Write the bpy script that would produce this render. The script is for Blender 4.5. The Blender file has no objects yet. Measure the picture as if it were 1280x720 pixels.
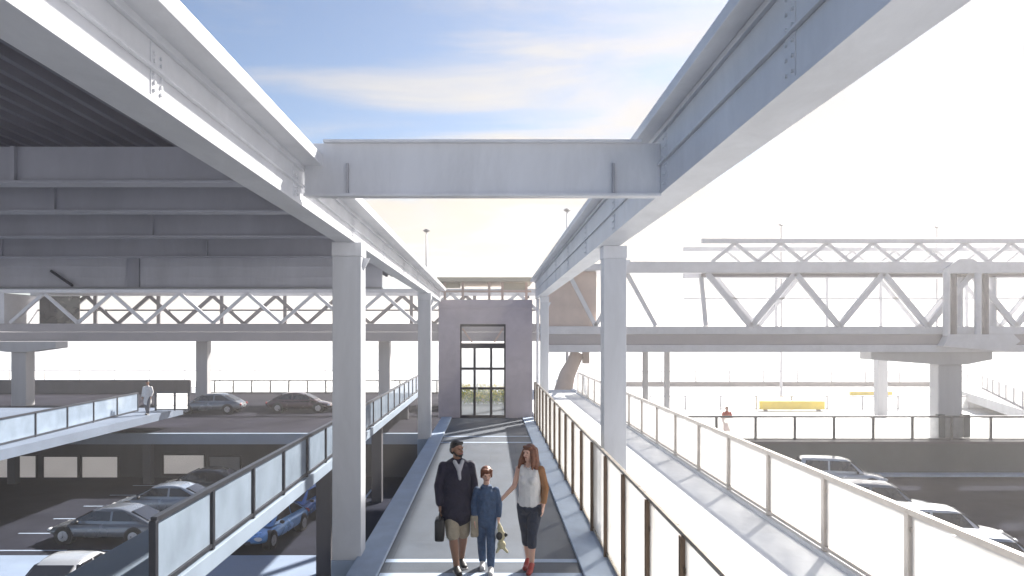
import bpy, bmesh, math, random
from mathutils import Vector, Matrix
random.seed(7)
R = math.radians
scn = bpy.context.scene
C = scn.collection
F, U0, V0, H = 960.0, 613.0, 420.0, 3.2          # lens in photo pixels, vanishing point, eye height

def px(u, v, Y):                                  # a pixel of the photograph at depth Y -> point (used to measure the place)
    return Vector(((u-U0)/F*Y, Y, H-(v-V0)/F*Y))

# ------------------------------------------------------------------ materials
def mat(name, col, rough=.5, metal=0., var=.12, scale=3., bump=0., bscale=40., spec=.5, streak=False, bdist=.01, grime=0., coat=0.):
    m = bpy.data.materials.new(name); m.use_nodes = True
    nt = m.node_tree; N = nt.nodes; L = nt.links; b = N['Principled BSDF']
    b.inputs['Roughness'].default_value = rough; b.inputs['Metallic'].default_value = metal
    b.inputs['Specular IOR Level'].default_value = spec
    tc = N.new('ShaderNodeTexCoord'); mp = N.new('ShaderNodeMapping')
    L.new(tc.outputs['Object'], mp.inputs[0])
    if streak: mp.inputs['Scale'].default_value = (1, 1, .12)
    nz = N.new('ShaderNodeTexNoise'); nz.inputs['Scale'].default_value = scale
    nz.inputs['Detail'].default_value = 6; nz.inputs['Roughness'].default_value = .65
    L.new(mp.outputs[0], nz.inputs['Vector'])
    rp = N.new('ShaderNodeValToRGB')
    rp.color_ramp.elements[0].position = .3; rp.color_ramp.elements[1].position = .7
    rp.color_ramp.elements[0].color = tuple(c*(1-var) for c in col)+(1,)
    rp.color_ramp.elements[1].color = tuple(min(1, c*(1+var)) for c in col)+(1,)
    L.new(nz.outputs['Fac'], rp.inputs[0]); L.new(rp.outputs[0], b.inputs['Base Color'])
    mr = N.new('ShaderNodeMapRange'); mr.inputs['To Min'].default_value = max(.02, rough-.12); mr.inputs['To Max'].default_value = min(1, rough+.12)
    L.new(nz.outputs['Fac'], mr.inputs['Value']); L.new(mr.outputs[0], b.inputs['Roughness'])
    if coat: b.inputs['Coat Weight'].default_value = coat; b.inputs['Coat Roughness'].default_value = .05
    if grime:                                     # broad stains and water runs, fixed to the surface
        g = N.new('ShaderNodeTexNoise'); g.inputs['Scale'].default_value = .9; g.inputs['Detail'].default_value = 8; g.inputs['Roughness'].default_value = .7; g.inputs['Distortion'].default_value = .6
        m3 = N.new('ShaderNodeMapping'); m3.inputs['Scale'].default_value = (1.6, .8, .5 if streak else 1.6); L.new(tc.outputs['Object'], m3.inputs[0]); L.new(m3.outputs[0], g.inputs['Vector'])
        r2 = N.new('ShaderNodeMapRange'); r2.inputs['From Min'].default_value = .38; r2.inputs['From Max'].default_value = .62; r2.inputs['To Min'].default_value = 1-grime; r2.inputs['To Max'].default_value = 1; L.new(g.outputs['Fac'], r2.inputs['Value'])
        mm = N.new('ShaderNodeMix'); mm.data_type = 'RGBA'; mm.blend_type = 'MULTIPLY'; mm.inputs[0].default_value = 1
        L.new(rp.outputs[0], mm.inputs[6]); L.new(r2.outputs[0], mm.inputs[7]); L.new(mm.outputs[2], b.inputs['Base Color'])
    if bump:
        n2 = N.new('ShaderNodeTexNoise'); n2.inputs['Scale'].default_value = bscale; n2.inputs['Detail'].default_value = 4
        L.new(tc.outputs['Object'], n2.inputs['Vector'])
        bp = N.new('ShaderNodeBump'); bp.inputs['Strength'].default_value = bump; bp.inputs['Distance'].default_value = bdist
        L.new(n2.outputs['Fac'], bp.inputs['Height']); L.new(bp.outputs[0], b.inputs['Normal'])
    return m

def glass(name, tint, clear, gloss=.25, frost=.6):
    """safety glass: partly clear, partly translucent frosted, with a glossy coat"""
    m = bpy.data.materials.new(name); m.use_nodes = True
    nt = m.node_tree; N = nt.nodes; L = nt.links; N.remove(N['Principled BSDF'])
    out = N['Material Output']
    tr = N.new('ShaderNodeBsdfTransparent'); tr.inputs[0].default_value = tuple(.5+.5*t for t in tint)+(1,)
    tl = N.new('ShaderNodeBsdfTranslucent'); tl.inputs[0].default_value = tint+(1,)
    df = N.new('ShaderNodeBsdfDiffuse'); df.inputs[0].default_value = tint+(1,)
    gl = N.new('ShaderNodeBsdfGlossy'); gl.inputs['Roughness'].default_value = .06
    m1 = N.new('ShaderNodeMixShader'); m1.inputs[0].default_value = 1-frost
    L.new(tl.outputs[0], m1.inputs[1]); L.new(df.outputs[0], m1.inputs[2])
    tc = N.new('ShaderNodeTexCoord'); nz = N.new('ShaderNodeTexNoise'); nz.inputs['Scale'].default_value = 1.3; nz.inputs['Detail'].default_value = 5
    L.new(tc.outputs['Object'], nz.inputs['Vector'])
    mr = N.new('ShaderNodeMapRange'); mr.inputs['From Min'].default_value = .3; mr.inputs['From Max'].default_value = .7
    mr.inputs['To Min'].default_value = max(0, clear-.12); mr.inputs['To Max'].default_value = min(1, clear+.12)
    L.new(nz.outputs['Fac'], mr.inputs['Value'])
    m2 = N.new('ShaderNodeMixShader'); L.new(mr.outputs[0], m2.inputs[0])
    L.new(m1.outputs[0], m2.inputs[1]); L.new(tr.outputs[0], m2.inputs[2])
    lw = N.new('ShaderNodeFresnel'); lw.inputs[0].default_value = 1.45
    mu = N.new('ShaderNodeMath'); mu.operation = 'MULTIPLY'; mu.inputs[1].default_value = gloss*3; mu.use_clamp = True
    L.new(lw.outputs[0], mu.inputs[0])
    m3 = N.new('ShaderNodeMixShader'); L.new(mu.outputs[0], m3.inputs[0])
    L.new(m2.outputs[0], m3.inputs[1]); L.new(gl.outputs[0], m3.inputs[2])
    L.new(m3.outputs[0], out.inputs[0])
    return m

def emit(name, col, s):
    m = bpy.data.materials.new(name); m.use_nodes = True
    b = m.node_tree.nodes['Principled BSDF']; b.inputs['Base Color'].default_value = col+(1,)
    b.inputs['Emission Color'].default_value = col+(1,); b.inputs['Emission Strength'].default_value = s
    nz = m.node_tree.nodes.new('ShaderNodeTexNoise'); nz.inputs['Scale'].default_value = 1.1
    mr = m.node_tree.nodes.new('ShaderNodeMapRange'); mr.inputs['To Min'].default_value = s*.5; mr.inputs['To Max'].default_value = s*1.4
    m.node_tree.links.new(nz.outputs['Fac'], mr.inputs['Value']); m.node_tree.links.new(mr.outputs[0], b.inputs['Emission Strength'])
    return m

def paving(name, col, line, pitch, var=.1, rough=.7, grime=.1):
    """floor slabs with narrow joints across and along, and worn patches"""
    m = mat(name, col, rough, 0, var, 1.2, .25, 60, grime=grime)
    nt = m.node_tree; N = nt.nodes; L = nt.links; b = N['Principled BSDF']
    src = b.inputs['Base Color'].links[0].from_socket
    br = N.new('ShaderNodeTexBrick'); br.offset = .5; br.inputs['Scale'].default_value = 1
    br.inputs['Brick Width'].default_value = pitch[0]; br.inputs['Row Height'].default_value = pitch[1]
    br.inputs['Mortar Size'].default_value = .008; br.inputs['Mortar Smooth'].default_value = .3
    br.inputs['Color1'].default_value = (1, 1, 1, 1); br.inputs['Color2'].default_value = (.9, .9, .9, 1); br.inputs['Mortar'].default_value = (line, line, line, 1)
    tc = N.new('ShaderNodeTexCoord'); L.new(tc.outputs['Object'], br.inputs['Vector'])
    mx = N.new('ShaderNodeMix'); mx.data_type = 'RGBA'; mx.blend_type = 'MULTIPLY'; mx.inputs[0].default_value = 1
    L.new(src, mx.inputs[6]); L.new(br.outputs['Color'], mx.inputs[7]); L.new(mx.outputs[2], b.inputs['Base Color'])
    return m

M = {}
M['steel'] = mat('white_painted_steel', (.74, .75, .78), .42, 0, .05, 1.6, .06, 25, streak=True, grime=.14)
M['steel_grey'] = mat('grey_painted_steel', (.40, .40, .43), .45, 0, .1, 2, .06, 25, streak=True)
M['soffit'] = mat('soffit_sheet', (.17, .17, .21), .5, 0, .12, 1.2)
M['girder'] = mat('girder_paint', (.47, .48, .55), .45, 0, .06, .8, streak=True, grime=.12)
M['fascia'] = mat('fascia_panel', (.70, .71, .78), .5, 0, .07, 1.0, streak=True, grime=.12)
M['column'] = mat('column_paint', (.64, .655, .69), .4, 0, .05, 1.4, .04, 30, streak=True, grime=.12)
M['floor'] = paving('walkway_floor', (.062, .080, .108), .55, (1.4, 1.5), .10, .55, .22)
M['kerb'] = mat('pale_kerb_concrete', (.40, .49, .62), .7, 0, .07, 3, .2, 60, grime=.12)
M['white_deck'] = paving('white_deck_paving', (.84, .86, .88), .9, (1.5, 1.5), .04, .6)
M['asphalt'] = mat('asphalt', (.036, .038, .052), .95, 0, .3, .35, .3, 80, spec=0)
M['garage_floor'] = mat('polished_garage_floor', (.034, .033, .045), .8, 0, .35, .3, .05, 30, spec=.03)
M['apron'] = mat('pale_concrete_ground', (.55, .58, .63), .85, 0, .08, .05)
M['pavement'] = mat('pale_blue_pavement', (.26, .33, .45), .65, 0, .1, .8, .2, 50)
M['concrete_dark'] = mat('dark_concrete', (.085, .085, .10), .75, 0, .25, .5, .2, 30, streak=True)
M['wall_green'] = mat('dark_green_grey_wall', (.066, .084, .09), .7, 0, .3, .3, .15, 30)
M['concrete'] = mat('pale_concrete', (.46, .46, .47), .7, 0, .1, 1, .2, 30, streak=True)
M['edge_blue'] = mat('pale_slab_edge', (.30, .37, .46), .6, 0, .1, .7)
M['post_dark'] = mat('dark_fence_metal', (.055, .06, .075), .4, .4, .15, 4)
M['post_bronze'] = mat('bronze_rail_metal', (.13, .085, .055), .38, .5, .2, 4)
M['rail_tan'] = mat('brushed_tan_rail', (.42, .37, .30), .3, .7, .12, 6)
M['post_light'] = mat('pale_fence_metal', (.50, .46, .42), .35, .5, .12, 5)
M['glass_blue'] = glass('blue_frosted_glass', (.48, .58, .70), .22, .25, .25)
M['glass_white'] = glass('white_frosted_glass', (.96, .955, .94), .44, .12, .97)
M['glass_terrace'] = glass('terrace_frosted_glass', (.92, .92, .90), .55, .1, .8)
M['glass_rail'] = glass('rail_glass', (.92, .91, .89), .42, .12, .85)
M['glass_dark'] = mat('dark_tinted_glass', (.02, .022, .03), .06, 0, .2, 1, spec=.8)
M['wall_mauve'] = mat('mauve_grey_wall', (.54, .48, .51), .65, 0, .06, 1, .12, 40, grime=.12)
M['door_metal'] = mat('dark_door_metal', (.05, .045, .05), .4, .4, .15, 5)
M['glass_clear'] = glass('door_glass', (.8, .82, .82), .95, .25, .5)
M['brown_panel'] = mat('brown_panel', (.60, .47, .40), .6, 0, .12, 1)
M['truss'] = mat('truss_paint', (.66, .66, .68), .42, 0, .06, 1, grime=.1)
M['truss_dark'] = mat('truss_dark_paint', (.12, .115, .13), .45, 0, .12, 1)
M['deck_fascia'] = mat('bridge_fascia', (.36, .33, .34), .5, 0, .08, .6)
M['yellow'] = mat('yellow_paint', (.75, .55, .04), .5, 0, .12, 1)
M['lit_window'] = emit('lit_window', (.70, .66, .64), .15)
M['lamp_head'] = mat('lamp_head_metal', (.12, .12, .13), .4, .5)
M['leaf'] = glass('hedge_leaf', (.20, .28, .05), .0, .0, .55)
M['leaf_yellow'] = glass('yellow_blossom', (.85, .68, .08), .0, .0, .65)
M['timber'] = mat('pergola_panel', (.50, .46, .36), .6, 0, .1, 1)
# cars
def paint(n, c): return mat('car_paint_'+n, c, .25, .4, .05, 1, spec=.7, coat=.8)
M['silver'] = paint('silver', (.22, .24, .27)); M['white_paint'] = paint('white', (.68, .69, .70)); M['blue_paint'] = paint('blue', (.04, .17, .55))
M['sky_paint'] = paint('light_blue', (.13, .36, .75)); M['black_paint'] = paint('black', (.018, .019, .024)); M['pale_paint'] = paint('pale', (.36, .41, .48)); M['maroon_paint'] = paint('maroon', (.09, .04, .045))
M['tyre'] = mat('tyre_rubber', (.018, .018, .018), .8); M['rim'] = mat('alloy_rim', (.5, .5, .52), .3, .8)
M['headlamp'] = mat('headlamp_lens', (.75, .76, .78), .12); M['tail'] = mat('tail_lamp_lens', (.35, .02, .02), .2)
M['trim'] = mat('black_trim', (.02, .02, .022), .5); M['chrome'] = mat('chrome', (.7, .7, .72), .15, 1)
# people
M['skin_dark'] = mat('skin_brown', (.32, .17, .11), .5, 0, .08, 6); M['skin_light'] = mat('skin_light', (.68, .41, .31), .5, 0, .08, 6)
M['hair_black'] = mat('hair_black', (.015, .012, .012), .5, 0, .4, 40); M['hair_red'] = mat('hair_auburn', (.17, .055, .022), .45, 0, .45, 40)
M['navy'] = mat('navy_cloth', (.022, .02, .04), .8, 0, .2, 14, .9, 11, bdist=.05); M['beige'] = mat('beige_cloth', (.42, .36, .27), .85, 0, .12, 14, .9, 11, bdist=.05)
M['denim'] = mat('blue_denim', (.055, .10, .19), .8, 0, .2, 20, .9, 11, bdist=.05); M['denim_dark'] = mat('dark_denim', (.018, .028, .055), .8, 0, .2, 20, .9, 11, bdist=.05)
M['white_cloth'] = mat('white_cloth', (.72, .71, .70), .85, 0, .06, 12, .45, 9, bdist=.04); M['shoe_black'] = mat('shoe_black', (.018, .018, .02), .5)
M['red_leather'] = mat('red_leather', (.38, .04, .03), .35); M['black_leather'] = mat('black_leather', (.02, .02, .022), .4)
M['shirt'] = mat('pale_shirt', (.5, .5, .53), .85); M['red_cloth'] = mat('red_cloth', (.55, .09, .05), .8); M['cream'] = mat('cream_plush', (.62, .56, .36), .95, 0, .2, 30, .6, 120)
M['eye'] = mat('eye_dark', (.02, .015, .01), .2); M['lip'] = mat('lip', (.33, .09, .08), .5); M['sole'] = mat('shoe_sole', (.6, .6, .6), .7)
M['tan_cloth'] = mat('tan_cloth', (.32, .15, .06), .85, 0, .15, 12, .4, 80); M['grey_cloth'] = mat('grey_cloth', (.16, .16, .18), .85)

# ------------------------------------------------------------------ mesh helpers
class MB:
    def __init__(s): s.bm = bmesh.new()
    def box(s, lo, hi, bev=0.):
        lo, hi = Vector(lo), Vector(hi)
        r = bmesh.ops.create_cube(s.bm, size=1, matrix=Matrix.Translation((lo+hi)/2) @ Matrix.Diagonal((*[max(1e-4, abs(a)) for a in (hi-lo)], 1)))
        if bev:
            es = list({e for v in r['verts'] for e in v.link_edges})
            bmesh.ops.bevel(s.bm, geom=es, offset=bev, segments=2, affect='EDGES', profile=.6)
        return s
    def bar(s, p, q, w, h=None, up=(0, 0, 1), bev=0.):
        p, q = Vector(p), Vector(q); h = h or w; d = (q-p); l = d.length; d.normalize()
        upv = Vector(up)
        if abs(d.dot(upv)) > .98: upv = Vector((0, 1, 0))
        x = d.cross(upv).normalized(); z = x.cross(d).normalized()
        m = Matrix((x, d, z)).transposed().to_4x4(); m.translation = (p+q)/2
        r = bmesh.ops.create_cube(s.bm, size=1, matrix=m @ Matrix.Diagonal((w, l, h, 1)))
        if bev:
            bmesh.ops.bevel(s.bm, geom=list({e for v in r['verts'] for e in v.link_edges}), offset=bev, segments=2, affect='EDGES', profile=.6)
        return s
    def cyl(s, p, q, r0, r1=None, n=16):
        p, q = Vector(p), Vector(q); r1 = r0 if r1 is None else r1
        d = q-p; rot = d.to_track_quat('Z', 'Y').to_matrix().to_4x4()
        bmesh.ops.create_cone(s.bm, cap_ends=True, segments=n, radius1=r0, radius2=r1, depth=d.length, matrix=Matrix.Translation((p+q)/2) @ rot)
        return s
    def sph(s, c, r, n=12):
        r = r if isinstance(r, (tuple, list)) else (r, r, r)
        bmesh.ops.create_uvsphere(s.bm, u_segments=n*2, v_segments=n, radius=1, matrix=Matrix.Translation(c) @ Matrix.Diagonal((*r, 1)))
        return s
    def prism(s, poly, z0, z1):
        a = [s.bm.verts.new((x, y, z0)) for x, y in poly]; b = [s.bm.verts.new((x, y, z1)) for x, y in poly]
        n = len(poly); s.bm.faces.new(a[::-1]); s.bm.faces.new(b)
        for i in range(n): s.bm.faces.new((a[i], a[(i+1) % n], b[(i+1) % n], b[i]))
        return s
    def xz(s, poly, y0, y1):                      # outline in x,z pushed through y
        a = [s.bm.verts.new((x, y0, z)) for x, z in poly]; b = [s.bm.verts.new((x, y1, z)) for x, z in poly]
        n = len(poly); s.bm.faces.new(a); s.bm.faces.new(b[::-1])
        for i in range(n): s.bm.faces.new((b[i], b[(i+1) % n], a[(i+1) % n], a[i]))
        return s
    def tube(s, pts, rad, n=14, caps=True):       # elliptical sections: rad items r or (rx, ry)
        pts = [Vector(p) for p in pts]; rings = []
        for i, p in enumerate(pts):
            d = (pts[min(i+1, len(pts)-1)]-pts[max(i-1, 0)]).normalized()
            ref = Vector((1, 0, 0)) if abs(d.x) < .9 else Vector((0, 0, 1))
            y = d.cross(ref).normalized(); x = y.cross(d).normalized()
            r = rad[i] if isinstance(rad[i], (tuple, list)) else (rad[i], rad[i])
            rings.append([s.bm.verts.new(p + x*r[0]*math.cos(2*math.pi*k/n) + y*r[1]*math.sin(2*math.pi*k/n)) for k in range(n)])
        for a, b in zip(rings, rings[1:]):
            for k in range(n): s.bm.faces.new((a[k], a[(k+1) % n], b[(k+1) % n], b[k]))
        if caps: s.bm.faces.new(rings[0][::-1]); s.bm.faces.new(rings[-1])
        return s
    def limb(s, pts, rad, n=14):                  # tube with ball ends, for the remeshed figures
        s.tube(pts, rad, n)
        for p, r in zip(pts, rad):
            rr = r if isinstance(r, (tuple, list)) else (r, r)
            s.sph(p, (rr[0]*.98, rr[1]*.98, min(rr)*.98), 8)
        return s
    def build(s, name, m, parent=None, smooth=False, remesh=0., iters=4):
        bmesh.ops.recalc_face_normals(s.bm, faces=s.bm.faces)
        o_ = Vector((0, 0, 0)); q = parent
        while q is not None: o_ += q.location; q = q.parent
        if o_.length: bmesh.ops.translate(s.bm, verts=s.bm.verts, vec=-o_)
        me = bpy.data.meshes.new(name); s.bm.to_mesh(me); s.bm.free()
        o = bpy.data.objects.new(name, me); C.objects.link(o); o.parent = parent
        for mm in (m if isinstance(m, (list, tuple)) else [m]): me.materials.append(M[mm] if isinstance(mm, str) else mm)
        if remesh:
            r = o.modifiers.new('r', 'REMESH'); r.mode = 'VOXEL'; r.voxel_size = remesh
            sm = o.modifiers.new('s', 'SMOOTH'); sm.iterations = iters; sm.factor = .5
            dg = bpy.context.evaluated_depsgraph_get()
            new = bpy.data.meshes.new_from_object(o.evaluated_get(dg)); o.modifiers.clear(); o.data = new
            new.materials.clear()
            new.materials.append(M[m]); smooth = True
            bpy.data.meshes.remove(me); new.name = name; me = new
        if smooth: me.polygons.foreach_set('use_smooth', [True]*len(me.polygons))
        return o

def tag(o, label=None, cat=None, group=None, kind=None):
    for k, v in (('label', label), ('category', cat), ('group', group), ('kind', kind)):
        if v: o[k] = v
    return o
def thing(name, label, cat, loc=(0, 0, 0), group=None):
    o = bpy.data.objects.new(name, None); C.objects.link(o); o.location = loc; o.empty_display_size = .2
    return tag(o, label, cat, group)
def struct(name, mb, m): return tag(mb.build(name, m), kind='structure')
def copy_tree(o, parent=None):
    c = o.copy(); C.objects.link(c); c.parent = parent
    for ch in list(o.children): copy_tree(ch, c)
    return c
def box(lo, hi, bev=0.): return MB().box(lo, hi, bev)

# ------------------------------------------------------------------ setting
g = MB(); g.box((-2500, -300, -5.3), (2500, 4000, -5.06)); struct('ground', g, 'apron')
struct('parking_yard', box((-60, -20, -5.06), (8, 75, -5.0)), 'asphalt')
struct('road', box((8.0, -20, -5.06), (60, 45.4, -5.0)), 'asphalt')
struct('pavement', box((-40, 21.5, -5.0), (-2.6, 28.3, -4.88)), 'pavement')
mk = MB()
for i in range(9): mk.box((-19.6, 29.3+i*2.55, -5.0), (-11.4, 29.42+i*2.55, -4.996))
for i in range(7): mk.box((13.8, 20+i*3.2, -5.0), (20.2, 20.12+i*3.2, -4.996))
mk.box((-9.9, 29, -5.0), (-9.78, 41, -4.996)); mk.box((-6.4, 29, -5.0), (-6.28, 41, -4.996))
struct('road_markings', mk, 'kerb')
struct('walkway', box((-1.9, -3, -.45), (1.72, 37, 0)), 'floor')
struct('walkway_kerb', box((-1.9, -3, 0), (-1.5, 29.9, .06), .012), 'kerb')
struct('walkway_edge', box((1.24, -3, 0), (1.72, 29.9, .05), .012), 'kerb')
jt = MB()
for y in (10.2, 10.85, 23.0, 24.4): jt.box((-1.49, y, 0.0), (1.23, y+.16, .004))
struct('walkway_bands', jt, 'kerb')
struct('white_deck', box((1.722, -3, -.4), (4.78, 44, .12)), 'white_deck')
struct('white_deck_kerb', box((4.62, -3, .12), (4.80, 44, .18)), 'white_deck')

# ------------------------------------------------------------------ overhead beams
def edge_beam(label, xw, sgn, z0, z1, xl, flange, y0, y1, soff):
    """xw: inner face of the web, sgn +1 = body lies to +x; xl: inner lip of the top flange"""
    t = thing('overhead_beam', label, 'beam', (xw, y0, z0), 'long white roof beams')
    def X(a, b): return (min(a, b), max(a, b))
    a, b = X(xw, xw+sgn*.02); MB().box((a, y0, z0+.035), (b, y1, z1)).build('web', 'steel', t)
    a, b = X(xw-sgn*.015, xw+sgn*soff); MB().box((a, y0, z0), (b, y1, z0+.035), .004).build('bottom_flange', 'steel', t)
    a, b = X(xl, xw+sgn*.28); MB().box((a, y0, z1), (b, y1, z1+flange), .008).build('top_flange', 'steel', t)
    m = MB(); zm = z0+(z1-z0)*.46
    a, b = X(xw-sgn*.035, xw); m.box((a, y0, zm), (b, y1, zm+.02), .004)
    m.box((a, y0, z1-.05), (b, y1, z1), .004); m.build('ledge', 'steel', t)
    for y in [1.2+k*3.2 for k in range(10)]:
        if y < y1-.3:
            a, b = X(xw-sgn*.006, xw); sp = MB().box((a, y, z0+.04), (b, y+.16, z1-.06))
            for kk in range(6):
                zb_ = z0+.08+(z1-z0-.2)*kk/5
                for yy in (.035, .125): sp.cyl((xw-sgn*.018, y+yy, zb_), (xw, y+yy, zb_), .013, n=6)
            sp.build('splice_plate', 'steel', t)
    return t
edge_beam('long white overhead beam along the left edge of the walkway, carrying the grey canopy', -1.95, -1, 4.54, 4.95, -1.73, .12, -3, 29.95, .26)
edge_beam('long white overhead beam on the right with open sky beside it', 1.75, 1, 4.65, 5.30, 1.56, .10, -3, 29.95, .33)
cb = thing('cross_beam', 'deep white beam crossing overhead from one side of the walkway to the other', 'beam', (-1.95, 7.87, 4.63))
MB().box((-1.91, 7.90, 4.66), (1.745, 7.93, 5.18)).build('web', 'steel', cb)
MB().box((-1.91, 7.84, 4.63), (1.745, 7.99, 4.66), .005).build('bottom_flange', 'steel', cb)
MB().box((-1.71, 7.84, 5.18), (1.55, 7.99, 5.21), .005).build('top_flange', 'steel', cb)
for x in (-1.48, 1.25): MB().box((x, 7.86, 4.662), (x+.025, 7.898, 4.97)).build('stiffener', 'steel_grey', cb)

def column(label, x, y, w, ztop, zbase, zfoot=None):
    t = thing('support_column', label, 'column', (x, y, zfoot if zfoot is not None else zbase), 'white columns under the overhead beams')
    h = w/2
    MB().box((x-h, y-h, zbase), (x+h, y+h, ztop-.2), .012).build('shaft', 'column', t)
    MB().box((x-h-.008, y-h-.008, ztop-.2), (x+h+.008, y+h+.008, ztop-.002), .006).build('capital', 'steel', t)
    if zfoot is not None: MB().box((x-h-.015, y-h-.015, zfoot), (x+h+.015, y+h+.015, zbase), .015).build('plinth', 'kerb', t)
    for s in (1,): MB().xz([(x+s*h, ztop-.40), (x+s*(h+.10), ztop-.21), (x+s*h, ztop-.21)], y-.02, y+.02).build('bracket', 'steel', t)
column('nearest white column at the left kerb of the walkway, square with a pale plinth', -2.05, 11.15, .41, 4.54, 0, -5.0)
column('far white column at the left kerb just before the mauve entrance wall', -2.05, 24.0, .40, 4.54, 0, -5.0)
column('nearest white column standing behind the glass railing on the right', 2.0, 12.5, .365, 4.65, .12)
column('far white column at the right, close to the mauve entrance wall', 1.99, 28.3, .30, 4.65, .12)

# canopy roof on the left
cn = thing('canopy_roof', 'large grey canopy roof with ribbed soffit and deep cross girders over the left side', 'canopy', (-12, 10, 4.9))
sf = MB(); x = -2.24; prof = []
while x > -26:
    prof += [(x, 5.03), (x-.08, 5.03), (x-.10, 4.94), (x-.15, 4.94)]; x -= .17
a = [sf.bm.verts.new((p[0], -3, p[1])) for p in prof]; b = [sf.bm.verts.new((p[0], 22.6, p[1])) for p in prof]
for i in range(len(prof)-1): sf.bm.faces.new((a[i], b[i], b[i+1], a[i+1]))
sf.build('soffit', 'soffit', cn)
MB().box((-26, -3, 5.04), (-2.24, 22.6, 5.16)).build('roof_sheet', 'girder', cn)
for y, d in ((7.0, .46), (8.6, .42), (10.75, .42), (13.5, .42)):
    gm = MB().box((-26, y, 4.605), (-1.975, y+.03, 4.925)); gm.box((-26, y-.09, 4.578), (-1.975, y+.12, 4.604), .004)
    gm.build('girder', 'girder', cn)
for y, xs in ((7.0, (-4.35, -9.0)), (8.6, (-4.9, -8.2)), (10.75, (-4.75, -9.4)), (13.5, (-5.0, -8.6))):
    for x in xs: MB().box((x, y-.05, 4.606), (x+.04, y-.002, 4.92)).build('stiffener', 'girder', cn)
for x0, x1 in ((-26, -14.2), (-13.9, -9.95), (-9.6, -2.26)):
    p = MB().box((x0*.76, 16.0, 4.22), (x1 if x1 > -3 else x1*.76, 16.08, 4.925))
    for zz in (4.42, 4.64): p.box((x0*.76+.05, 15.985, zz), ((x1 if x1 > -3 else x1*.76)-.05, 16.0, zz+.015))
    p.build('fascia_panel', 'fascia', cn)
for x in (-10.68, -7.43): MB().box((x-.12, 15.96, 4.2), (x+.12, 16.1, 4.925)).build('fascia_post', 'girder', cn)
MB().bar((-9.1, 15.9, 4.55), (-8.65, 15.9, 4.24), .045).build('hanger', 'post_dark', cn)
MB().box((-20, 15.92, 4.18), (-2.26, 16.15, 4.218), .004).build('fascia_rail', 'steel_grey', cn)

# ------------------------------------------------------------------ fences
def fence(name, label, pts, z, h, pm, gm, rm=None, pw=.08, gap=.06, group=None, lift=.1, botrail=True, pd=None, rw=None, rail_over=0., hh=None, thick=.016):
    """posts at pts [(x,y)], a glass panel in each bay, a top and a bottom rail; z may vary along the line"""
    zz = z if isinstance(z, (list, tuple)) else [z]*len(pts)
    t = thing(name, label, 'fence', (pts[0][0], pts[0][1], zz[0]), group)
    rm = rm or pm; rw = rw or pw; pd = pd or pw
    P = [Vector((x, y, k)) for (x, y), k in zip(pts, zz)]; up = Vector((0, 0, 1))
    for i, p in enumerate(P):
        d = (P[min(i+1, len(P)-1)]-P[max(i-1, 0)]); d.z = 0; d.normalize(); n = Vector((-d.y, d.x, 0))
        b = MB().bar(p, p+up*(h-rw*.6), pw, pd, up=n, bev=.006)
        if pw < .1:
            for hz_ in (.27, .78): b.bar(p+up*h*hz_-d*(pw/2+.035), p+up*h*hz_+d*(pw/2+.035), .035, .05)   # glass clamps
        b.build('post', pm, t)
    for p, q in zip(P, P[1:]):
        d = (q-p); d2 = d.normalized(); n = Vector((-d.y, d.x, 0)).normalized()*thick/2
        a, b = p+d2*gap, q-d2*gap
        m = MB(); vs = []
        for o in (n, -n):
            vs.append([m.bm.verts.new(v) for v in (a+up*lift+o, b+up*lift+o, b+up*(h-rw)+o, a+up*(h-rw)+o)])
        m.bm.faces.new(vs[0]); m.bm.faces.new(vs[1][::-1])
        for k in range(4): m.bm.faces.new((vs[0][k], vs[1][k], vs[1][(k+1) % 4], vs[0][(k+1) % 4]))
        m.build('glass_panel', gm, t)
    m = MB(); m2 = MB()
    for p, q in zip(P, P[1:]):
        m.bar(p+up*(h-rw/2), q+up*(h-rw/2), rw*.9, rw*.8, bev=.004)
        m2.bar(p+up*(lift-.04), q+up*(lift-.04), rw*.8, rw*.6)
    m.build('top_rail', rm, t)
    if botrail: m2.build('bottom_rail', rm, t)
    else: m2.bm.free()
    return t
# right-hand railing of the walkway
fence('glass_railing', 'bronze-posted glass railing along the right side of the walkway beside the family', [(1.67, 2.2+1.46*i) for i in range(19)], .05, 1.47, 'post_bronze', 'glass_rail', 'rail_tan', pw=.045, pd=.11, gap=.03, rw=.05, lift=.08)
# white deck fence
fence('glass_fence', 'pale metal fence with bright frosted glass along the right edge of the white deck', [(4.7, 2.1+2.17*i) for i in range(19)], .18, 1.1, 'post_light', 'glass_white', pw=.085, gap=.07, group='glass fences')
# left footbridge fence
fb = thing('footbridge', 'narrow pale slab bridge carrying the blue glass fence left of the walkway', 'footbridge', (-5.6, 32, -5.0))
MB().box((-6.5, 10.2, -.76), (-4.70, 56, -.46), .01).build('deck', 'edge_blue', fb)
for y in (14, 26, 38, 50): MB().box((-5.85, y-.25, -5.0), (-5.35, y+.25, -.762), .02).build('pillar', 'concrete_dark', fb)
fence('glass_fence', 'dark metal fence with blue frosted glass on the narrow footbridge, nearest on the left', [(-4.78, 10.9+2.26*i) for i in range(20)], -.46, 1.1, 'post_dark', 'glass_blue', pw=.1, gap=.09, group='glass fences', lift=.12)
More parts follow.
